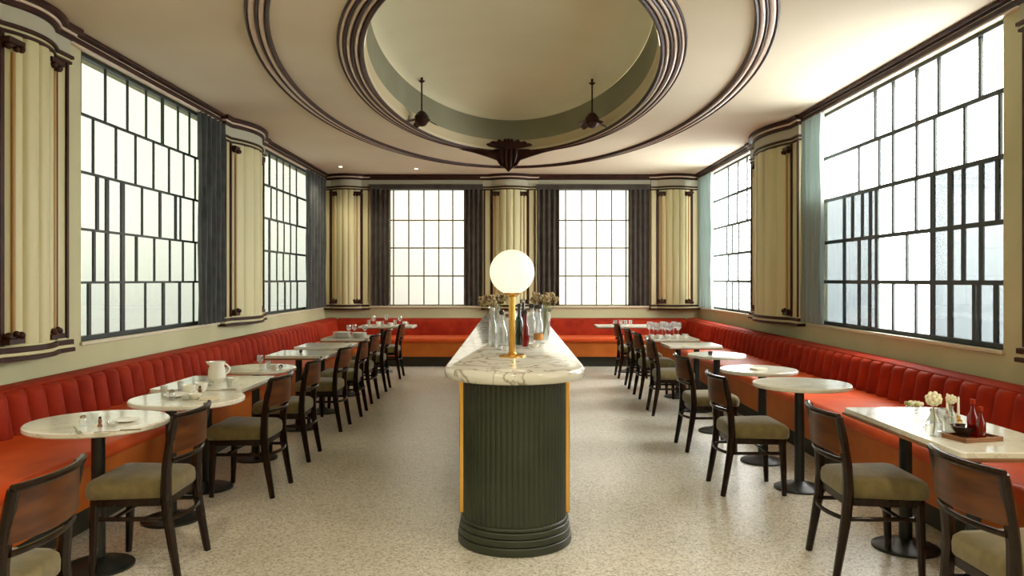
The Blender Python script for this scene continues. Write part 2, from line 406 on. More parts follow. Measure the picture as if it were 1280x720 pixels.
window(5, -1, OL[0][0], OL[0][1], grid(*OL[0], 7, .4, (3,)), 'pane_l')
window(6, 1, OR[0][0], OR[0][1], grid(*OR[0], 7, .4, (3,)), 'pane_b')
for n, (a, b), vx in ((7, OB[0], [492, 511, 530, 548.5, 566]), (8, OB[1], [707, 727, 745.5, 764.5, 782.5])):
    r = empty('window_%d' % n); struct(r); y = BY + .04; fr = MB(); s = F / (BY + .04)
    fr.box(a, a + .02, y - .02, y + .02, ZBS, ZBT); fr.box(b - .02, b, y - .02, y + .02, ZBS, ZBT)
    fr.box(a, b, y - .02, y + .02, ZBT - .02, ZBT); fr.box(a, b, y - .02, y + .02, ZBS, ZBS + .02)
    for px in vx: fr.box((px - CX) / s - .011, (px - CX) / s + .011, y - .015, y + .015, ZBS, ZBT)
    for py in (275.5, 310, 345): z = H + (CY - py) / s; fr.box(a, b, y - .012, y + .012, z - .012, z + .012)
    fr.build('window_frame', M['thinframe'], r, smooth=0)
    MB().box(a, b, y - .002, y + .002, ZBS, ZBT).build('glass_pane', M['pane_b'], r, smooth=0)
    MB().box(a - .34, b + .34, BY - .05, BY + .06, ZBS - .035, ZBS - .003).build('window_sill', M['sill'], r, bevel=.005)

# ------------------------------------------------------------------ curtains
def curtain(p0, p1, nrm, z0, z1, m_, folds, label, amp=.03, group=None):
    p0, p1, nrm = Vector(p0), Vector(p1), Vector(nrm); k = folds * 10; L = p1 - p0
    def ring(z, off):
        out = []
        for i in range(k + 1):
            u = i / k; a = amp * (1 + .25 * math.sin(5 * z + i)) * math.cos(2 * PI * folds * u)
            p = p0 + L * u + nrm * (a + off + amp * 1.3); out.append((p.x, p.y, z))
        return out
    rings = []
    zs = [z0 + (z1 - z0) * i / 8 for i in range(9)]
    for z in zs: rings.append(ring(z, 0) + list(reversed(ring(z, .008))))
    o = MB().loft(rings).build('curtain', M[m_], smooth=70)
    return tag(o, label, 'curtain', group)
curtain((-WX + .01, 8.17, 0), (-WX + .01, 8.84, 0), (1, 0, 0), ZS + .005, 3.23, 'charcoal', 5, 'charcoal curtain at the far end of the large left window')
curtain((-WX + .01, 12.45, 0), (-WX + .01, 13.62, 0), (1, 0, 0), ZS + .005, 3.23, 'charcoal', 6, 'charcoal curtain in the far left corner beside the narrower left window')
curtain((WX - .01, 8.22, 0), (WX - .01, 8.76, 0), (-1, 0, 0), ZS + .005, 3.23, 'sheer', 4, 'pale sheer curtain at the far end of the large right window')
curtain((WX - .01, 12.75, 0), (WX - .01, 13.62, 0), (-1, 0, 0), ZS + .005, 3.23, 'sheer', 5, 'pale blue-green sheer curtain in the far right corner')
bw = [(-2.52, -2.19, 'dark curtain on the left side of the left back window'), (-.855, -.53, 'dark curtain between the left back window and the centre pillar'),
      (.46, .84, 'dark curtain between the centre pillar and the right back window'), (2.10, 2.45, 'dark curtain on the right side of the right back window')]
for a, b, l in bw: curtain((a, BY - .01, 0), (b, BY - .01, 0), (0, -1, 0), ZBS + .002, 3.07, 'darkbrown', 4, l, amp=.022)
for a, b, l in ((-2.54, -.52, 'dark pelmet over the left back window'), (.44, 2.47, 'dark pelmet over the right back window')):
    tag(MB().box(a, b, BY - .10, BY - .001, 3.07, 3.154).build('pelmet', M['darkbrown'], bevel=.005), l, 'pelmet')

# ------------------------------------------------------------------ banquettes
def backrest(r, b0, b1, channel, loc=(0, 0, 0), rz=0):
    parts = []
    # backrest
    cwid = .192; n = max(1, round((b1 - b0) / cwid)); cwid = (b1 - b0) / n
    us = []
    step = 12 if channel else 2
    for i in range(n * step + 1): us.append(b0 + (b1 - b0) * i / (n * step))
    rings = []
    for i, u in enumerate(us):
        ph = (i % step) / step
        bulge = abs(math.sin(PI * ph)) ** .5 if channel else (1 - .15 * (i % 2 == 0))
        ring = []
        for y, z, w in ((-.03, .40, 0), (-.28, .42, .5), (-.285, .50, 1), (-.27, .58, 1), (-.255, .66, 1), (-.248, .71, 1), (-.24, .738, .85), (-.225, .752, .45), (-.20, .756, 0), (-.03, .757, 0)):
            ring.append((u, y - (.085 * bulge - .05) * w, z))
        rings.append(ring)
    o = MB().loft(rings).build('backrest', M['velvet'], r, smooth=60)
    parts.append(o)
    # padded top rail
    k = 10; pr = [(-.125 - .095 * math.cos(PI * i / k), .758 + .018 * math.sin(PI * i / k)) for i in range(k + 1)]
    pr = [(-.215, .75)] + pr + [(-.03, .75)]
    o = MB().loft([[(u, y, z) for y, z in pr] for u in (b0, b1)]).build('top_rail', M['velvet'], r, smooth=40)
    parts.append(o)
    for o in parts: o.location = loc; o.rotation_euler = (0, 0, rz)

def banquette(loc, rz, L, channel, label, e0=0, e1=0, group=None, back0=None):
    """local: runs along +x from 0 to L, faces -y, wall at y=0"""
    r = tag(empty('banquette', loc, rz), label, 'banquette', group); D = 1.0
    backrest(r, *(back0 or (0, L)), channel)
    # seat cushion with a rounded nose
    prof = [(-.26, .40), (-.26, .485), (-.6, .49)] + [(-(D - .04) - .045 * math.sin(a), .445 + .045 * math.cos(a)) for a in [PI * i / 10 for i in range(11)]]
    prof += [(-.9, .40)]
    MB().loft([[(u, y, z) for y, z in prof] for u in (0, L)]).build('seat', M['seat_red'], r, smooth=40)
    MB().box(0, L, -(D - .03), -.26, .17, .402).build('front_panel', M['front'], r, bevel=.004)
    MB().box(0, L, -(D - .12), -.26, 0, .17).build('plinth', M['plinth'], r)
    return r
banquette((-WX, 2.3, 0), PI / 2, 9.95, True, 'long red channel-tufted banquette along the left wall', back0=(0, 9.95))
banquette((-WX, 12.252, 0), PI / 2, .636, False, 'plain red banquette end filling the far left corner')
banquette((WX, 9.04, 0), -PI / 2, 6.74, True, 'long red channel-tufted banquette along the near right wall')
banquette((WX, 11.94, 0), -PI / 2, 2.896, True, 'shorter red tufted banquette section in the middle of the right wall')
banquette((WX, 12.888, 0), -PI / 2, .944, False, 'plain red banquette end filling the far right corner')
bb = banquette((-WX, BY, 0), 0, 2 * WX, False, 'plain red banquette under the back windows', back0=(.28, 2 * WX - .28))
backrest(bb, .0, 1.0, False, (0, -1.0, 0), PI / 2); backrest(bb, 0, 1.0, False, (2 * WX, 0, 0), -PI / 2)

# ------------------------------------------------------------------ bar
BX = .015
def stadium(r, yc, y1, xo=BX, k=24, ribs=0, rd=.0):
    """half-round nose at small y, square end at y1"""
    pts = []
    L = y1 - yc; arc = PI * r; tot = arc + 2 * L
    if not ribs:
        for i in range(k + 1):
            a = PI + PI * i / k; pts.append((xo + r * math.cos(a), yc + r * math.sin(a)))
        return pts + [(xo + r, y1), (xo - r, y1)]
    pitch = ribs
    def add(fn, n):
        for i in range(n * 6):
            t = i / (n * 6); ph = (i % 6) / 6; pts.append(fn(t, rd * (abs(math.sin(PI * ph)) ** .7)))
    add(lambda t, d: (xo - (r + d), y1 - L * t), max(1, int(L / pitch)))
    add(lambda t, d: (xo + (r + d) * math.cos(PI + PI * t), yc + (r + d) * math.sin(PI + PI * t)), max(1, int(arc / pitch)))
    add(lambda t, d: (xo + r + d, yc + L * t), max(1, int(L / pitch)))
    pts.append((xo + r, y1))
    return pts
NY, EY = 4.36, 11.6
bar = tag(empty('bar_counter', (0, 0, 0)), 'long dark green fluted bar counter with a rounded front end', 'bar counter')
MB().prism(stadium(.283, NY, EY, ribs=.03, rd=.005), .14, .905).build('fluted_body', M['green'], bar, smooth=50)
pb = MB(); pb.prism(stadium(.318, NY, EY), 0, .045); pb.prism(stadium(.311, NY, EY), .045, .085); pb.prism(stadium(.305, NY, EY), .085, .12); pb.prism(stadium(.297, NY, EY), .12, .142)
pb.build('stepped_plinth', M['green'], bar, bevel=.006)
for sg in (-1, 1):
    xx = BX + sg * .298
    MB().box(xx - .012, xx + .012, NY + .0, NY + .06, .142, .904).build('brass_strip', M['brass'], bar, bevel=.003, label='vertical brass strip')
top = MB(); rr = []
for dr, z in ((-.012, .905), (0, .913), (.004, .937), (0, .961), (-.012, .97)):
    rr.append([(x, y, z) for x, y in stadium(.392 + dr, NY + .03, EY + .08, k=40)])
tag(top.loft(rr).build('bar_countertop', M['marble'], smooth=50), 'thick veined white marble top lying on the green bar', 'countertop')
ZB = .97
# globe lamp
gl = tag(empty('globe_lamp', (.0, 4.86, ZB)), 'brass table lamp with a glowing white globe on the bar', 'lamp')
MB().lathe([(.086, 0), (.086, .008), (.08, .014), (.03, .018), (.022, .03)], n=36).build('base', M['brass'], gl)
MB().lathe([(.0205, .015), (.0205, .395)], n=24).build('pole', M['brass'], gl)
MB().lathe([(.021, .375), (.05, .39), (.052, .405), (.02, .41)], n=24).build('globe_holder', M['brass'], gl)
MB().ball((0, 0, .53), .14, 40, 24).build('globe', M['globe'], gl, smooth=180)

# ------------------------------------------------------------------ chairs
def make_chair():
    r = empty('dining_chair')
    def rr_out(x0, x1, w0, w1, rad, k=5):
        pts = []
        for (cx, cy, a0) in ((x1 - rad, w1 - rad, 0), (x0 + rad, w0 - rad, PI / 2), (x0 + rad, -w0 + rad, PI), (x1 - rad, -w1 + rad, 1.5 * PI)):
            for i in range(k + 1):
                a = a0 + PI / 2 * i / k; pts.append((cx + rad * math.cos(a), cy + rad * math.sin(a)))
        return pts
    o = rr_out(.03, .435, .185, .22, .05); c = (.23, 0)
    def sc(k, z): return [(c[0] + (x - c[0]) * k, c[1] + (y - c[1]) * k, z) for x, y in o]
    MB().loft([sc(.97, .385), sc(1.0, .395), sc(1.005, .43), sc(.985, .455), sc(.9, .472), sc(.6, .482), sc(.1, .485)]).build('seat', M['olive'], r, smooth=50)
    o2 = rr_out(.035, .42, .175, .205, .04)
    MB().prism(o2, .345, .386).build('seat_frame', M['wood'], r, bevel=.004)
    for sg in (-1, 1):
        pts = [(-.015, .195, 0), (.01, .192, .14), (.036, .19, .30), (.045, .19, .42), (.038, .195, .54), (.015, .203, .68), (-.008, .21, .785)]
        MB().tube([(x, y * sg, z) for x, y, z in pts], [.018, .021, .025, .026, .024, .022, .018], 8).build('rear_leg', M['wood'], r)
        pts = [(.40, .185, 0), (.395, .186, .15), (.385, .186, .36)]
        MB().tube([(x, y * sg, z) for x, y, z in pts], [.016, .020, .025], 8).build('front_leg', M['wood'], r)
    def bow(x0, dep, z0, z1, th, w=.212, k=14):
        rings = []
        for i in range(k + 1):
            y = -w + 2 * w * i / k; x = x0 - dep * (1 - (y / w) ** 2)
            rings.append([(x - th / 2, y, z0), (x + th / 2, y, z0), (x + th / 2 - .006, y, z1), (x - th / 2 - .006, y, z1)])
        return MB().loft(rings)
    bow(.005, .045, .61, .785, .016).build('back_board', M['board'], r, bevel=.003, smooth=40, label='curved walnut back board')
    k = 14
    MB().tube([(-.012 - .047 * (1 - (y / .222) ** 2), y, .79) for y in [-.222 + .444 * i / k for i in range(k + 1)]], .014, 8).build('top_rail', M['wood'], r)
    MB().tube([(.012 - .04 * (1 - (y / .2) ** 2), y, .575) for y in [-.2 + .4 * i / k for i in range(k + 1)]], .011, 8).build('back_rail', M['wood'], r)
    ring = [(.39, .185, .285), (.22, .187, .285), (.05, .187, .285)]
    rear = [(.035 - .05 * (1 - (y / .187) ** 2), y, .285) for y in [.187 - .374 * i / 12 for i in range(1, 12)]]
    MB().tube(ring + rear + [(.05, -.187, .285), (.22, -.187, .285), (.39, -.185, .285)], .011, 8).build('stretcher', M['wood'], r)
    MB().tube([(.30, -.186, .285), (.30, .186, .285)], .010, 8).build('stretcher', M['wood'], r)
    return r
chair0 = make_chair(); used = [False]
def chair(x, y, rz, label, grp):
    c = copy_tree(chair0) if used[0] else chair0
    used[0] = True; c.location = (x, y, 0); c.rotation_euler = (0, 0, rz); tag(c, label, 'chair', grp)
gL, gR = 'chairs facing the left banquette', 'chairs facing the right banquette'
LC = [(2.67, -1.6, 'dark wooden chair cut off by the lower left corner of the photo'),
      (3.97, -1.645, 'dark wooden chair with olive seat at the nearest round table on the left'),
      (5.35, -1.60, 'dark wooden chair with olive seat at the rectangular left table with the white jug'),
      (6.37, -1.635, 'dark wooden chair fourth from the camera in the left row'),
      (7.60, -1.645, 'dark wooden chair fifth from the camera in the left row'),
      (8.42, -1.62, 'dark wooden chair sixth from the camera in the left row'),
      (9.28, -1.65, 'dark wooden chair seventh from the camera in the left row'),
      (10.25, -1.65, 'dark wooden chair second from the far end of the left row'),
      (11.55, -1.65, 'dark wooden chair at the far end of the left row')]
for i, (y, x, l) in enumerate(LC): chair(x, y, PI + [.05, .02, -.03, .02, -.02, .04, -.03, .02, 0][i], l, gL)
RC = [(2.86, 1.68, 'dark wooden chair cut off by the lower right corner of the photo'),
      (3.97, 1.60, 'dark wooden chair pushed up to the nearest right table with the red bottles'),
      (5.40, 1.43, 'dark wooden chair with pale olive seat at the nearest round table on the right'),
      (6.72, 1.48, 'dark wooden chair fourth from the camera in the right row'),
      (8.46, 1.52, 'dark wooden chair fifth from the camera in the right row'),
      (9.62, 1.56, 'dark wooden chair sixth from the camera in the right row'),
      (10.5, 1.57, 'dark wooden chair second from the far end of the right row'),
      (11.6, 1.58, 'dark wooden chair at the far end of the right row')]
for i, (y, x, l) in enumerate(RC): chair(x, y, [.03, -.04, .0, .03, -.02, .02, -.03, 0][i], l, gR)

# ------------------------------------------------------------------ tables
def pedestal(r, x=0, y=0):
    MB().lathe([(.034, .02), (.032, .70), (.05, .705), (.05, .712)], x, y, 0, 16).build('column', M['iron'], r)
    MB().lathe([(.17, 0), (.17, .012), (.15, .022), (.07, .035), (.04, .055)], x, y, 0, 32).build('base', M['iron'], r)
def round_top(rad):
    return MB().lathe([(rad - .006, .712), (rad, .718), (rad, .734), (rad - .006, .74)], n=48)
def rect_top(wx, wy_):
    o = []
    for cx, cy, a0 in ((wx / 2 - .02, wy_ / 2 - .02, 0), (-wx / 2 + .02, wy_ / 2 - .02, PI / 2), (-wx / 2 + .02, -wy_ / 2 + .02, PI), (wx / 2 - .02, -wy_ / 2 + .02, 1.5 * PI)):
        for i in range(5): a = a0 + PI / 2 * i / 4; o.append((cx + .02 * math.cos(a), cy + .02 * math.sin(a)))
    return MB().prism(o, .714, .74)
def table(x, y, shape, label, grp, cols=((0, 0),)):
    r = tag(empty('pedestal_table', (x, y, 0)), label, 'table', grp)
    if isinstance(shape, tuple):
        rect_top(*shape).build('tabletop', M['tablemarble'], r, bevel=.003)
        wx, wy_ = shape[0] + .012, shape[1] + .012
        e = MB(); e.box(-wx / 2, wx / 2, -wy_ / 2, wy_ / 2, .7, .714); e.build('wooden_edge', M['tray'], r, bevel=.002, label='brown wooden underframe')
    else: round_top(shape).build('tabletop', M['tablemarble'], r, smooth=40)
    for c in cols: pedestal(r, *c)
    return r
tl, trr = 'tables along the left banquette', 'tables along the right banquette'
table(-2.09, 3.92, .333, 'round marble-topped pedestal table nearest the camera on the left', tl)
table(-1.96, 4.69, .33, 'round marble table butted against the near end of the rectangular left table', tl, ((-.1, 0),))
table(-2.06, 5.40, (.60, .72), 'rectangular marble table holding the white jug on the left', tl, ((-.06, 0),))
table(-2.05, 6.30, .29, 'round marble table behind the rectangular left table', tl, ((-.03, 0),))
table(-2.03, 7.57, (.58, .6), 'square pale table beyond the second round pair on the left, nearly bare', tl, ((-.05, 0),))
table(-2.03, 8.5, (.56, .6), 'square bare pale table just before the left tables crowded with glasses', tl, ((-.05, 0),))
table(-2.03, 9.70, (.56, .72), 'pale table with stacked white plates far along the left banquette', tl, ((-.05, .08),))
table(-1.94, 12.15, (.84, .56), 'farthest left pale table covered in small glasses', tl, ((-.1, .05),))
table(2.11, 3.76, (.52, 1.14), 'long pale marble table with red bottles, nearest on the right', trr, ((.02, -.18), (.02, .44)))
table(2.0, 5.36, .325, 'bare round marble table nearest the camera on the right', trr, ((.0, .04),))
table(1.97, 6.2, .30, 'round marble table with a folded napkin, second round one on the right', trr, ((.03, 0),))
table(1.96, 7.43, .275, 'round pale table with one small dark pot on the right', trr)
table(1.98, 8.6, (.58, .5), 'bare square pale table halfway along the right banquette', trr, ((.07, .02),))
table(1.97, 9.62, (.56, .66), 'pale table crowded with clustered wine glasses on the right', trr, ((.09, 0),))
table(1.74, 12.2, (.86, .5), 'farthest right pale table with four small glasses', trr, ((.1, .05),))

# ------------------------------------------------------------------ tableware
ZT_ = .7402
def put(root, px, py, z=ZT_):
    p = at(px, py, z); root.location = p; return root
def gl_tumbler(r=.03, h=.08):
    return MB().lathe([(r * .8, 0), (r, h), (r - .003, h), (r * .8 - .003, .008)], n=16)
PR = {}
def proto(kind):
    r = empty(kind)
    if kind == 'tumbler': gl_tumbler().build('glass_body', M['glass'], r)
    elif kind == 'wine_glass':
        MB().lathe([(.03, 0), (.03, .003), (.005, .006), (.004, .07), (.012, .08), (.03, .10), (.034, .125), (.028, .16), (.026, .16), (.031, .125), (.027, .103), (.003, .085)], n=16).build('glass_body', M['glass'], r)
    elif kind == 'salt_cellar':
        MB().lathe([(.018, 0), (.02, .03), (.014, .045)], n=14).build('glass_body', M['glass'], r)
        MB().lathe([(.0165, .045), (.0165, .056), (.008, .062)], n=14).build('lid', M['steel'], r)
    elif kind == 'pepper_mill':
        MB().lathe([(.022, 0), (.022, .012), (.014, .03), (.02, .055), (.013, .07)], n=14).build('body', M['tray'], r)
        MB().ball((0, 0, .083), .015).build('knob', M['darkbowl'], r)
    elif kind == 'table_knife':
        MB().box(-.11, .0, -.006, .006, 0, .002).build('blade', M['steel'], r); MB().tube([(0, 0, .004), (.09, 0, .004)], .005, 8, .8).build('handle', M['steel'], r)
    elif kind == 'fork':
        m = MB(); m.box(-.02, .10, -.004, .004, 0, .003); m.box(-.05, -.02, -.011, .011, 0, .003)
        for k in range(4): m.box(-.09, -.05, -.011 + k * .0063, -.008 + k * .0063, 0, .003)
        m.build('fork_body', M['steel'], r)
    elif kind == 'side_plate':
        MB().lathe([(.045, 0), (.05, .003), (.085, .014), (.083, .018), (.05, .007)], n=28).build('plate_body', M['ceramic'], r)
    elif kind == 'coffee_cup':
        MB().lathe([(.02, 0), (.034, .02), (.04, .055), (.037, .055), (.03, .02), (.01, .01)], n=20).build('cup_body', M['ceramic'], r)
        MB().tube([(.036 + .02 * math.sin(PI * i / 6), 0, .045 - .03 * i / 6) for i in range(7)], .004, 6).build('handle', M['ceramic'], r)
    elif kind == 'small_bowl':
        MB().lathe([(.02, 0), (.045, .02), (.055, .042), (.052, .042), (.04, .022), (.01, .01)], n=22).build('bowl_body', M['ceramic'], r)
    elif kind == 'folded_napkin':
        m = MB(); m.box(-.06, .06, -.045, .045, 0, .007); m.box(-.056, .058, -.041, .043, .007, .013); m.build('cloth', M['linen'], r, bevel=.003)
    elif kind == 'plate_stack':
        m = MB()
        for k in range(6): m.lathe([(.07, .012 * k), (.11, .012 * k + .01), (.11, .012 * k + .013), (.07, .012 * k + .008)], n=24)
        m.build('stack', M['ceramic'], r)
    elif kind == 'bud_vase':
        MB().lathe([(.022, 0), (.03, .02), (.028, .05), (.012, .08), (.014, .10), (.012, .10), (.01, .08), (.025, .05)], n=16).build('vase_body', M['glass'], r)
        MB().tube([(0, 0, .01), (.004, 0, .06), (0, .003, .12)], .0025, 6).build('stem', M['leaf'], r)
        f = MB()
        for k in range(26):
            a = k * 2.4; zz = 1 - 2 * (k + .5) / 26; q = math.sqrt(1 - zz * zz)
            f.ball((.022 * q * math.cos(a), .022 * q * math.sin(a), .135 + .02 * zz), .009, 6, 4)
        f.build('bloom', M['petal'], r)
    elif kind == 'low_flower_bowl':
        MB().lathe([(.02, 0), (.036, .015), (.034, .03), (.032, .03), (.02, .012)], n=18).build('bowl_body', M['glass'], r)
        f = MB(); g = MB()
        for k in range(16):
            a = k * 2.4; q = .034 * math.sqrt((k + .5) / 16)
            (f if k % 3 else g).ball((q * math.cos(a) * 1.2, q * math.sin(a), .04 + .01 * math.cos(q * 40)), .011, 6, 4)
        f.build('petals', M['petal'], r); g.build('leaves', M['leaf'], r)
    elif kind == 'ceramic_jug':
        MB().lathe([(.045, 0), (.058, .02), (.055, .07), (.048, .10), (.056, .13), (.052, .13), (.044, .10), (.05, .06), (.02, .01)], n=24).build('jug_body', M['ceramic'], r)
        MB().tube([(.05 + .035 * math.sin(PI * i / 8), 0, .115 - .08 * i / 8) for i in range(9)], .006, 8).build('handle', M['ceramic'], r)
        MB().tube([(-.05, 0, .118), (-.068, 0, .132)], [.012, .005], 8).build('spout', M['ceramic'], r)
    elif kind == 'sauce_bottle':
        MB().lathe([(.022, 0), (.024, .01), (.024, .085), (.01, .115), (.009, .145)], n=18).build('glass_body', M['redglass'], r)
        MB().lathe([(.011, .145), (.011, .165)], n=14).build('cap', M['velvet'], r)
    elif kind == 'dark_bowl':
        MB().lathe([(.03, 0), (.03, .01), (.06, .035), (.068, .055), (.063, .055), (.05, .03), (.01, .016)], n=28).build('bowl_body', M['darkbowl'], r)
    elif kind == 'serving_tray':
        m = MB(); m.box(-.10, .10, -.07, .07, 0, .008)
        for a in ((-.10, .10, -.07, -.06), (-.10, .10, .06, .07), (-.10, -.09, -.06, .06), (.09, .10, -.06, .06)): m.box(*a, .008, .02)
        m.build('tray_body', M['tray'], r, bevel=.002)
    elif kind == 'taper_candle':
        MB().lathe([(.018, 0), (.018, .006), (.009, .012), (.009, .03)], n=14).build('holder', M['brass'], r)
        MB().lathe([(.006, .02), (.005, .12), (.002, .125)], n=10).build('candle', M['wax'], r)
    elif kind == 'small_pot':
        MB().lathe([(.02, 0), (.028, .02), (.026, .045), (.022, .045), (.02, .015)], n=16).build('pot_body', M['darkbowl'], r)
    elif kind == 'tea_light':
        MB().lathe([(.024, 0), (.03, .03), (.027, .03), (.022, .006)], n=16).build('glass_body', M['glass'], r); MB().lathe([(.019, .006), (.019, .018)], n=12).build('candle', M['wax'], r)
    return r
def item(kind, px, py, label, rz=0, z=ZT_, grp=None, sc=1.0):
    if kind in PR: o = copy_tree(PR[kind])
    else: o = PR[kind] = proto(kind)
    put(o, px, py, z); o.rotation_euler = (0, 0, rz); o.scale = (sc,) * 3
    cat = {'tumbler': 'glass', 'wine_glass': 'wine glass', 'small_bowl': 'bowl', 'dark_bowl': 'bowl', 'folded_napkin': 'napkin', 'side_plate': 'plate', 'coffee_cup': 'cup', 'bud_vase': 'vase', 'ceramic_jug': 'jug', 'sauce_bottle': 'bottle', 'plate_stack': 'plates', 'serving_tray': 'tray', 'taper_candle': 'candle', 'low_flower_bowl': 'flowers', 'small_pot': 'pot'}.get(kind, kind.replace('_', ' '))
    tag(o, label, cat, grp); return o
# nearest left round table
item('salt_cellar', 104, 533, 'small glass salt cellar at the left of the nearest left table', sc=.9)
item('tumbler', 118, 529, 'low clear tumbler on the nearest left table beside the salt cellar', sc=.6)
item('pepper_mill', 125, 533, 'dark little pepper mill on the nearest left table', sc=.5)
item('tea_light', 140, 533, 'glass tea light in the middle of the nearest left table', sc=.8)
item('side_plate', 158, 527, 'small white plate on the nearest left table', sc=.75)
item('table_knife', 150, 539, 'table knife lying on the nearest left table', rz=.3)
item('fork', 96, 538, 'fork lying on the nearest left table', rz=2.2)
# second round and rectangular table
item('side_plate', 222, 496, 'white side plate on the second round table on the left')
item('coffee_cup', 236, 492, 'white coffee cup on the second round left table', rz=1)
item('small_bowl', 244, 499, 'small white bowl near the aisle edge of the second round left table', sc=.8)
item('tumbler', 226, 488, 'clear tumbler at the wall side of the second round left table', sc=.7)
item('coffee_cup', 252, 489, 'white coffee cup between the round and rectangular left tables', rz=2.5)
item('folded_napkin', 262, 499, 'folded cream napkin at the near edge of the second round left table', rz=.4)
item('table_knife', 277, 488, 'knife lying across the near end of the rectangular left table', rz=.2)
item('ceramic_jug', 271, 476, 'white ceramic jug standing on the rectangular left table', rz=.6, sc=1.05)
item('tumbler', 287, 484, 'small clear tumbler beside the white jug', sc=.7)
item('tea_light', 262, 482, 'tea light glass in front of the white jug')
item('salt_cellar', 215, 500, 'small glass salt cellar at the aisle side of the second round left table')
item('pepper_mill', 250, 494, 'dark pepper mill among the cups on the second round left table', sc=.6)
item('tea_light', 233, 500, 'glass tea light at the aisle edge of the second round left table')
item('tumbler', 205, 494, 'clear tumbler at the near side of the second round left table', sc=.7)
item('small_bowl', 292, 478, 'small white bowl behind the white jug on the rectangular left table', sc=.8)
# fourth table
item('wine_glass', 325, 463, 'stemmed glass on the round table behind the rectangular left one', sc=.75)
item('tumbler', 336, 461, 'clear tumbler on the round table behind the rectangular left one', sc=.8)
item('coffee_cup', 343, 463, 'white cup on the round table behind the rectangular left one', sc=.9)
item('small_pot', 351, 460, 'little dark pot on the round table behind the rectangular left one', sc=.6)
item('small_pot', 376, 441, 'little dark pot on the first square table on the left', sc=.6)
# far left tables
item('plate_stack', 427.5, 422.3, 'larger stack of white plates at the wall end of the far left table')
item('plate_stack', 449, 422, 'smaller stack of white plates beside the larger one', sc=.85)
for px, py, w in ((436, 420.3, 'behind the two plate stacks, wall side'), (443, 419.6, 'behind the two plate stacks, aisle side'), (456, 420.5, 'aisle corner of the plate-stack table')):
    item('wine_glass', px, py, 'wine glass on the plate-stack table, ' + w, sc=.9)
gfl = 'glasses and cups covering the farthest left table'
for k, px in enumerate((462, 468, 474, 479, 484, 489, 495, 501, 507)):
    item(('tumbler', 'wine_glass', 'coffee_cup')[k % 3], px - 1, 406.3 + (k % 2) * 1.5, ('small clear tumbler', 'stemmed wine glass', 'small white cup')[k % 3] + ' on the farthest left table, ' + ('first', 'second', 'third', 'fourth', 'fifth', 'sixth', 'seventh', 'eighth', 'ninth')[k] + ' piece from the left', grp=gfl)
# near right table
item('bud_vase', 1167, 545, 'glass bud vase with one round yellow-green bloom, right table', sc=1.25)
item('low_flower_bowl', 1142, 516, 'low bowl of pale flowers at the far end of the nearest right table', sc=1.1)
item('tumbler', 1159, 529, 'clear tumbler just left of the tall bud vase', sc=.9)
item('wine_glass', 1178, 540, 'stemmed glass just right of the bud vase', sc=.7)
item('tumbler', 1188, 541, 'clear tumbler between the bud vase and the dark bowl', sc=.95)
item('bud_vase', 1189, 530, 'smaller white bud vase behind the dark bowl', sc=.9)
item('fork', 1152, 537, 'fork lying left of the bud vase on the nearest right table', rz=1.0)
item('serving_tray', 1215, 549, 'brown wooden tray under the red bottles and dark bowl', rz=.25)
item('dark_bowl', 1205, 545, 'dark glazed bowl on the wooden tray', z=.749, sc=.85)
item('sauce_bottle', 1216, 545, 'red glass bottle on the tray nearest the dark bowl', z=.749)
item('sauce_bottle', 1226, 548, 'red glass bottle at the right end of the tray', z=.749, sc=.85)
item('taper_candle', 1184, 522, 'thin taper candle left of the red bottles', sc=1.0)
item('taper_candle', 1198, 527, 'thin taper candle just behind the dark bowl', sc=1.0)
# other right tables
item('folded_napkin', 948, 462, 'folded cream napkin on the second round table on the right', rz=.5)
item('small_pot', 888, 444, 'small dark pot on the third round table on the right', sc=.8)
ggr = 'wine glasses clustered on the far right table'
places = ('nearest the aisle', 'second from the aisle', 'third from the aisle', 'fourth from the aisle', 'fifth from the aisle', 'sixth from the aisle', 'seventh from the aisle', 'nearest the wall')
for k, px in enumerate((812, 817, 822, 828, 832, 837, 842, 848)):
    item('wine_glass', px, 420.2 + (k % 3) * 1.2, 'wine glass of the far right cluster, ' + places[k], grp=ggr, sc=1.15)
for k, (px, py) in enumerate(((814, 423.2), (824, 423.6), (835, 423.4), (846, 423.2), (856, 422.4))):
    item('coffee_cup', px, py, 'white cup in front of the clustered wine glasses, ' + ('leftmost', 'second from left', 'middle one', 'second from right', 'rightmost')[k], sc=.9)
for k, px in enumerate((769, 776, 782, 788)):
    item('tumbler', px, 406.6, 'small glass on the farthest right table, ' + ('leftmost', 'second from left', 'third from left', 'rightmost')[k] + ' of four', grp='small glasses on the farthest right table', sc=1.0)

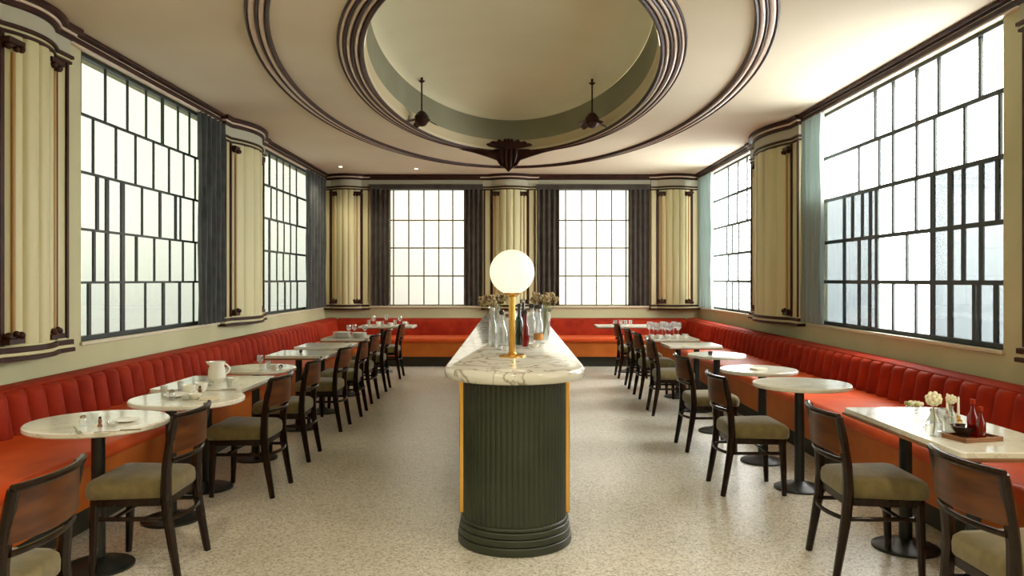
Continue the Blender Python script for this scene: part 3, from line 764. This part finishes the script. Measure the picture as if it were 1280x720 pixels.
# ------------------------------------------------------------------ things on the bar
def vessel(name, label, cat, px, py, prof, m_, cap=None, capm='darkbowl', lab=None, rest=None, n=20):
    r = tag(empty(name), label, cat); put(r, px, py, ZB + .0002)
    MB().lathe(prof, n=n).build('glass_body', M[m_], r)
    if cap: MB().lathe(cap, n=n).build('stopper', M[capm], r)
    if lab: MB().lathe(lab, n=n, cap0=False, cap1=False).build('paper_label', M['label'], r)
    if rest: rest(r)
    return r
def bottle_prof(r, h, neck=.013, sh=.62):
    return [(r * .92, 0), (r, .008), (r, h * sh), (r * .75, h * (sh + .08)), (neck, h * (sh + .16)), (neck, h)]
def capp(h, neck=.015): return [(neck, h - .004), (neck, h + .02), (neck * .7, h + .025)]
def dried(r, seed, h=.30, spread=.10, n=34):
    rnd = random.Random(seed); st = MB(); fl = MB(); lf = MB()
    for k in range(n):
        a = rnd.uniform(0, 2 * PI); q = spread * math.sqrt(rnd.random()); zz = h + .07 * rnd.random()
        e = (q * math.cos(a), q * math.sin(a), zz)
        if k % 3 == 0: st.tube([(0, 0, .03), (e[0] * .25, e[1] * .25, h * .6), e], .002, 5)
        for j in range(3):
            c = (e[0] + rnd.uniform(-.014, .014), e[1] + rnd.uniform(-.014, .014), e[2] + rnd.uniform(-.012, .012))
            (fl if (k + j) % 4 else lf).ball(c, rnd.uniform(.007, .013), 6, 4)
    st.build('stems', M['leaf'], r); fl.build('blossoms', M['dried'], r); lf.build('leaves', M['tray'], r)
vessel('flower_vase', 'tall clear vase of beige dried flowers, left rear on the bar', 'vase', 617, 426, [(.04, 0), (.042, .005), (.036, .24), (.046, .27), (.043, .27), (.033, .24), (.038, .012)], 'glass', rest=lambda r: dried(r, 1, .29, .11, 60))
vessel('flower_vase', 'tall clear vase of beige dried flowers, right rear on the bar', 'vase', 680, 424, [(.04, 0), (.042, .005), (.038, .22), (.05, .25), (.047, .25), (.035, .22), (.038, .012)], 'glass', rest=lambda r: dried(r, 2, .30, .11, 60))
vessel('decanter', 'clear decanter with dark stopper left of the lamp pole', 'bottle', 627, 432, [(.045, 0), (.05, .01), (.05, .10), (.03, .15), (.016, .19), (.02, .23)], 'glass', [(.014, .225), (.02, .245), (.012, .262)])
vessel('water_bottle', 'slim clear bottle at the left front of the bar cluster', 'bottle', 616, 433, bottle_prof(.028, .26), 'glass', capp(.26), 'steel')
vessel('decanter', 'short clear flask close beside the lamp pole', 'bottle', 634, 428, [(.03, 0), (.034, .01), (.034, .14), (.014, .18), (.016, .20)], 'glass', [(.012, .195), (.018, .21), (.01, .222)], 'tray')
vessel('green_bottle', 'green glass bottle right of the lamp pole', 'bottle', 649, 431, bottle_prof(.03, .28), 'greenglass', capp(.28))
vessel('red_bottle', 'deep red glass bottle right of the green bottle', 'bottle', 657, 433, bottle_prof(.026, .24, .012, .55), 'redglass', capp(.24, .014), 'darkbowl')
vessel('dark_bottle', 'dark amber bottle behind the green and red ones', 'bottle', 654, 424, bottle_prof(.032, .30), 'amber', capp(.30), 'steel')
vessel('labelled_bottle', 'clear bottle with an orange label and wide black cap', 'bottle', 673, 430, bottle_prof(.036, .27, .018, .6), 'glass', [(.022, .262), (.034, .265), (.034, .295), (.02, .297)], 'darkbowl', [(.0366, .03), (.0366, .08)])
vessel('clear_bottle', 'clear bottle with a black cap between red and labelled bottles', 'bottle', 665, 427, bottle_prof(.03, .27, .015, .6), 'glass', [(.018, .262), (.024, .265), (.024, .293), (.02, .295)], 'darkbowl')
vessel('tall_bottle', 'tall smoky bottle standing between the two flower vases at the rear', 'bottle', 641, 421, bottle_prof(.033, .31), 'amber', capp(.31), 'brass')
vessel('carafe', 'wide clear carafe with a cork just left of the decanters', 'carafe', 622, 421, [(.04, 0), (.046, .02), (.046, .09), (.022, .17), (.024, .25), (.021, .25), (.019, .17), (.042, .09)], 'glass', [(.02, .235), (.021, .262)], 'tray')
vessel('squat_jar', 'squat glass jar with a round black lid behind the labelled bottle', 'jar', 680, 419, [(.05, 0), (.055, .01), (.055, .18), (.045, .20)], 'glass', [(.048, .20), (.056, .205), (.056, .23), (.03, .24)])
item('small_bowl', 668, 435, 'small cream bowl at the foot of the labelled bottle', z=ZB + .0002, sc=.75)
item('tea_light', 624, 437, 'little glass at the front left of the bar cluster', z=ZB + .0002, sc=.9)

# ------------------------------------------------------------------ ceiling fittings
def fan(x, y, label):
    zt = ZC + .515; r = tag(empty('ceiling_fan', (x, y, zt)), label, 'ceiling fan'); r.scale = (1.2, 1.2, 1.2)
    MB().lathe([(.012, .01), (.012, -.02), (.035, -.03), (.008, -.05)], n=14).build('ceiling_rose', M['brown'], r)
    MB().tube([(0, 0, -.02), (0, 0, -.37)], .008).build('rod', M['brown'], r)
    MB().lathe([(.01, -.32), (.04, -.34), (.07, -.38), (.07, -.43), (.04, -.47), (.01, -.48)], n=18).build('motor', M['brown'], r)
    for k in range(4):
        a = .5 + k * PI / 2; b = MB(); c, s = math.cos(a), math.sin(a)
        rings = []
        for t, w, dz in ((.05, .015, -.41), (.09, .032, -.42), (.14, .034, -.44), (.17, .016, -.455)):
            rings.append([(c * t - s * w, s * t + c * w, dz + .008), (c * t + s * w, s * t - c * w, dz - .008), (c * t + s * w, s * t - c * w, dz - .012), (c * t - s * w, s * t + c * w, dz + .004)])
        b.loft(rings).build('blade', M['brown'], r)
fan(-1.07, 9.2, 'small dark fan hanging inside the left of the ceiling oval')
fan(.96, 9.3, 'small dark fan hanging inside the right of the ceiling oval')

# carved ornament where the ovals come close
orn = tag(empty('ceiling_ornament', (-.05, 11.13, ZC)), 'dark brown carved winged ornament at the far end of the ceiling ovals', 'ornament')
out = [(-.72, .0), (-.5, -.055), (-.3, -.12), (-.17, -.17), (-.12, -.25), (-.05, -.29), (0, -.345), (.05, -.29), (.12, -.25), (.17, -.17), (.3, -.12), (.5, -.055), (.72, .0)]
w = MB(); w.loft([[(x, -.10 + .14 * abs(x), z) for x, z in out], [(x * .98, .06, z * .95) for x, z in out]]); w.build('winged_plate', M['brown'], orn, bevel=.006)
t = MB()
for x, z0 in ((-.10, -.22), (-.035, -.28), (.035, -.28), (.10, -.22)): t.tube([(x, -.11, -.02), (x, -.13, -.12), (x * .8, -.11, z0)], [.028, .03, .01], 8)
t.build('carved_ribs', M['brown'], orn)
t = MB()
for k in range(9):
    g = (-72 + 18 * k) * PI / 180; L = .13 + .20 * abs(math.sin(g))
    t.tube([(0, -.03, .0), (L * .55 * math.sin(g), -.055, .01 + .07 * math.cos(g)), (L * math.sin(g), -.05, .015 + .115 * math.cos(g)), (L * 1.12 * math.sin(g), -.075, .01 + .10 * math.cos(g))], [.02, .032, .024, .005], 8)
t.build('leaf_crest', M['brown'], orn)

def downlight(x, y, label, power):  # builds the real downlights and the added fill lamps
    r = tag(empty('ceiling_downlight', (x, y, ZC)), label, 'downlight')
    MB().lathe([(.03, -.001), (.045, -.001), (.047, -.008), (.03, -.006)], n=24, cap0=False, cap1=False).build('trim_ring', M['ceramic'], r)
    MB().lathe([(.03, -.002), (.03, -.004)], n=24).build('lamp_lens', M['bulb'], r)
    l = bpy.data.lights.new('downlight', 'SPOT'); l.energy = power; l.color = (1, .88, .7); l.spot_size = 2.4; l.spot_blend = .6; l.shadow_soft_size = .04
    o = bpy.data.objects.new('lamp_light', l); C.objects.link(o); o.location = (0, 0, -.03); o.parent = r
downlight(-2.84, 12.85, 'bright round downlight in the ceiling over the far left corner', 25)
downlight(-1.62, 13.1, 'dimmer round downlight in the ceiling above the left back window', 15)

for k, (x, y) in enumerate(((-1.5, .3), (0, .3), (1.9, .3), (-1.3, 2.4), (0, 2.0), (1.9, 2.6))):  # unseen fill lamps, added to brighten the near end
    downlight(x, y, 'added unseen fill light in the ceiling over the near end of the room, ' + ('front left', 'front middle', 'front right', 'rear left', 'rear middle', 'rear right')[k], 38)

# ------------------------------------------------------------------ daylight
w = bpy.data.worlds.new('sky'); bpy.context.scene.world = w; w.use_nodes = True; nt = w.node_tree
bg = nt.nodes['Background']
tc = nt.nodes.new('ShaderNodeTexCoord'); sx = nt.nodes.new('ShaderNodeSeparateXYZ'); nt.links.new(tc.outputs['Generated'], sx.inputs[0])
rz = nt.nodes.new('ShaderNodeValToRGB'); e = rz.color_ramp.elements
mr = nt.nodes.new('ShaderNodeMapRange'); mr.inputs[1].default_value = -.3; mr.inputs[2].default_value = .3; nt.links.new(sx.outputs['Z'], mr.inputs[0])
nt.links.new(mr.outputs[0], rz.inputs['Fac'])
e[0].position = .25; e[0].color = (.60, .61, .60, 1); e[1].position = .62; e[1].color = (1.15, 1.14, 1.10, 1)
x = e.new(.45); x.color = (.78, .79, .78, 1)
rx = nt.nodes.new('ShaderNodeMapRange'); rx.inputs[1].default_value = -.15; rx.inputs[2].default_value = .5; rx.inputs[3].default_value = 3.6; rx.inputs[4].default_value = 10.0
nt.links.new(sx.outputs['X'], rx.inputs[0]); nt.links.new(rz.outputs['Color'], bg.inputs['Color']); nt.links.new(rx.outputs[0], bg.inputs['Strength'])

# ------------------------------------------------------------------ camera, view
cam = bpy.data.cameras.new('camera'); co = bpy.data.objects.new('camera', cam); C.objects.link(co)
co.location = (0, 0, H); co.rotation_euler = (PI / 2, 0, 0)
cam.sensor_fit = 'HORIZONTAL'; cam.sensor_width = 36; cam.lens = 36 * F / 1280; cam.clip_start = .05
cam.shift_y = (CY - 360) / 1280
sc = bpy.context.scene; sc.camera = co
sc.view_settings.view_transform = 'Standard'; sc.view_settings.look = 'None'; sc.view_settings.gamma = 1; sc.view_settings.use_curve_mapping = False
sc.view_settings.exposure = 0.8
sc.cycles.max_bounces = 10; sc.cycles.diffuse_bounces = 6; sc.cycles.transparent_max_bounces = 24; sc.cycles.use_denoising = True
sc.cycles.caustics_reflective = False; sc.cycles.caustics_refractive = False; sc.cycles.sample_clamp_indirect = 6
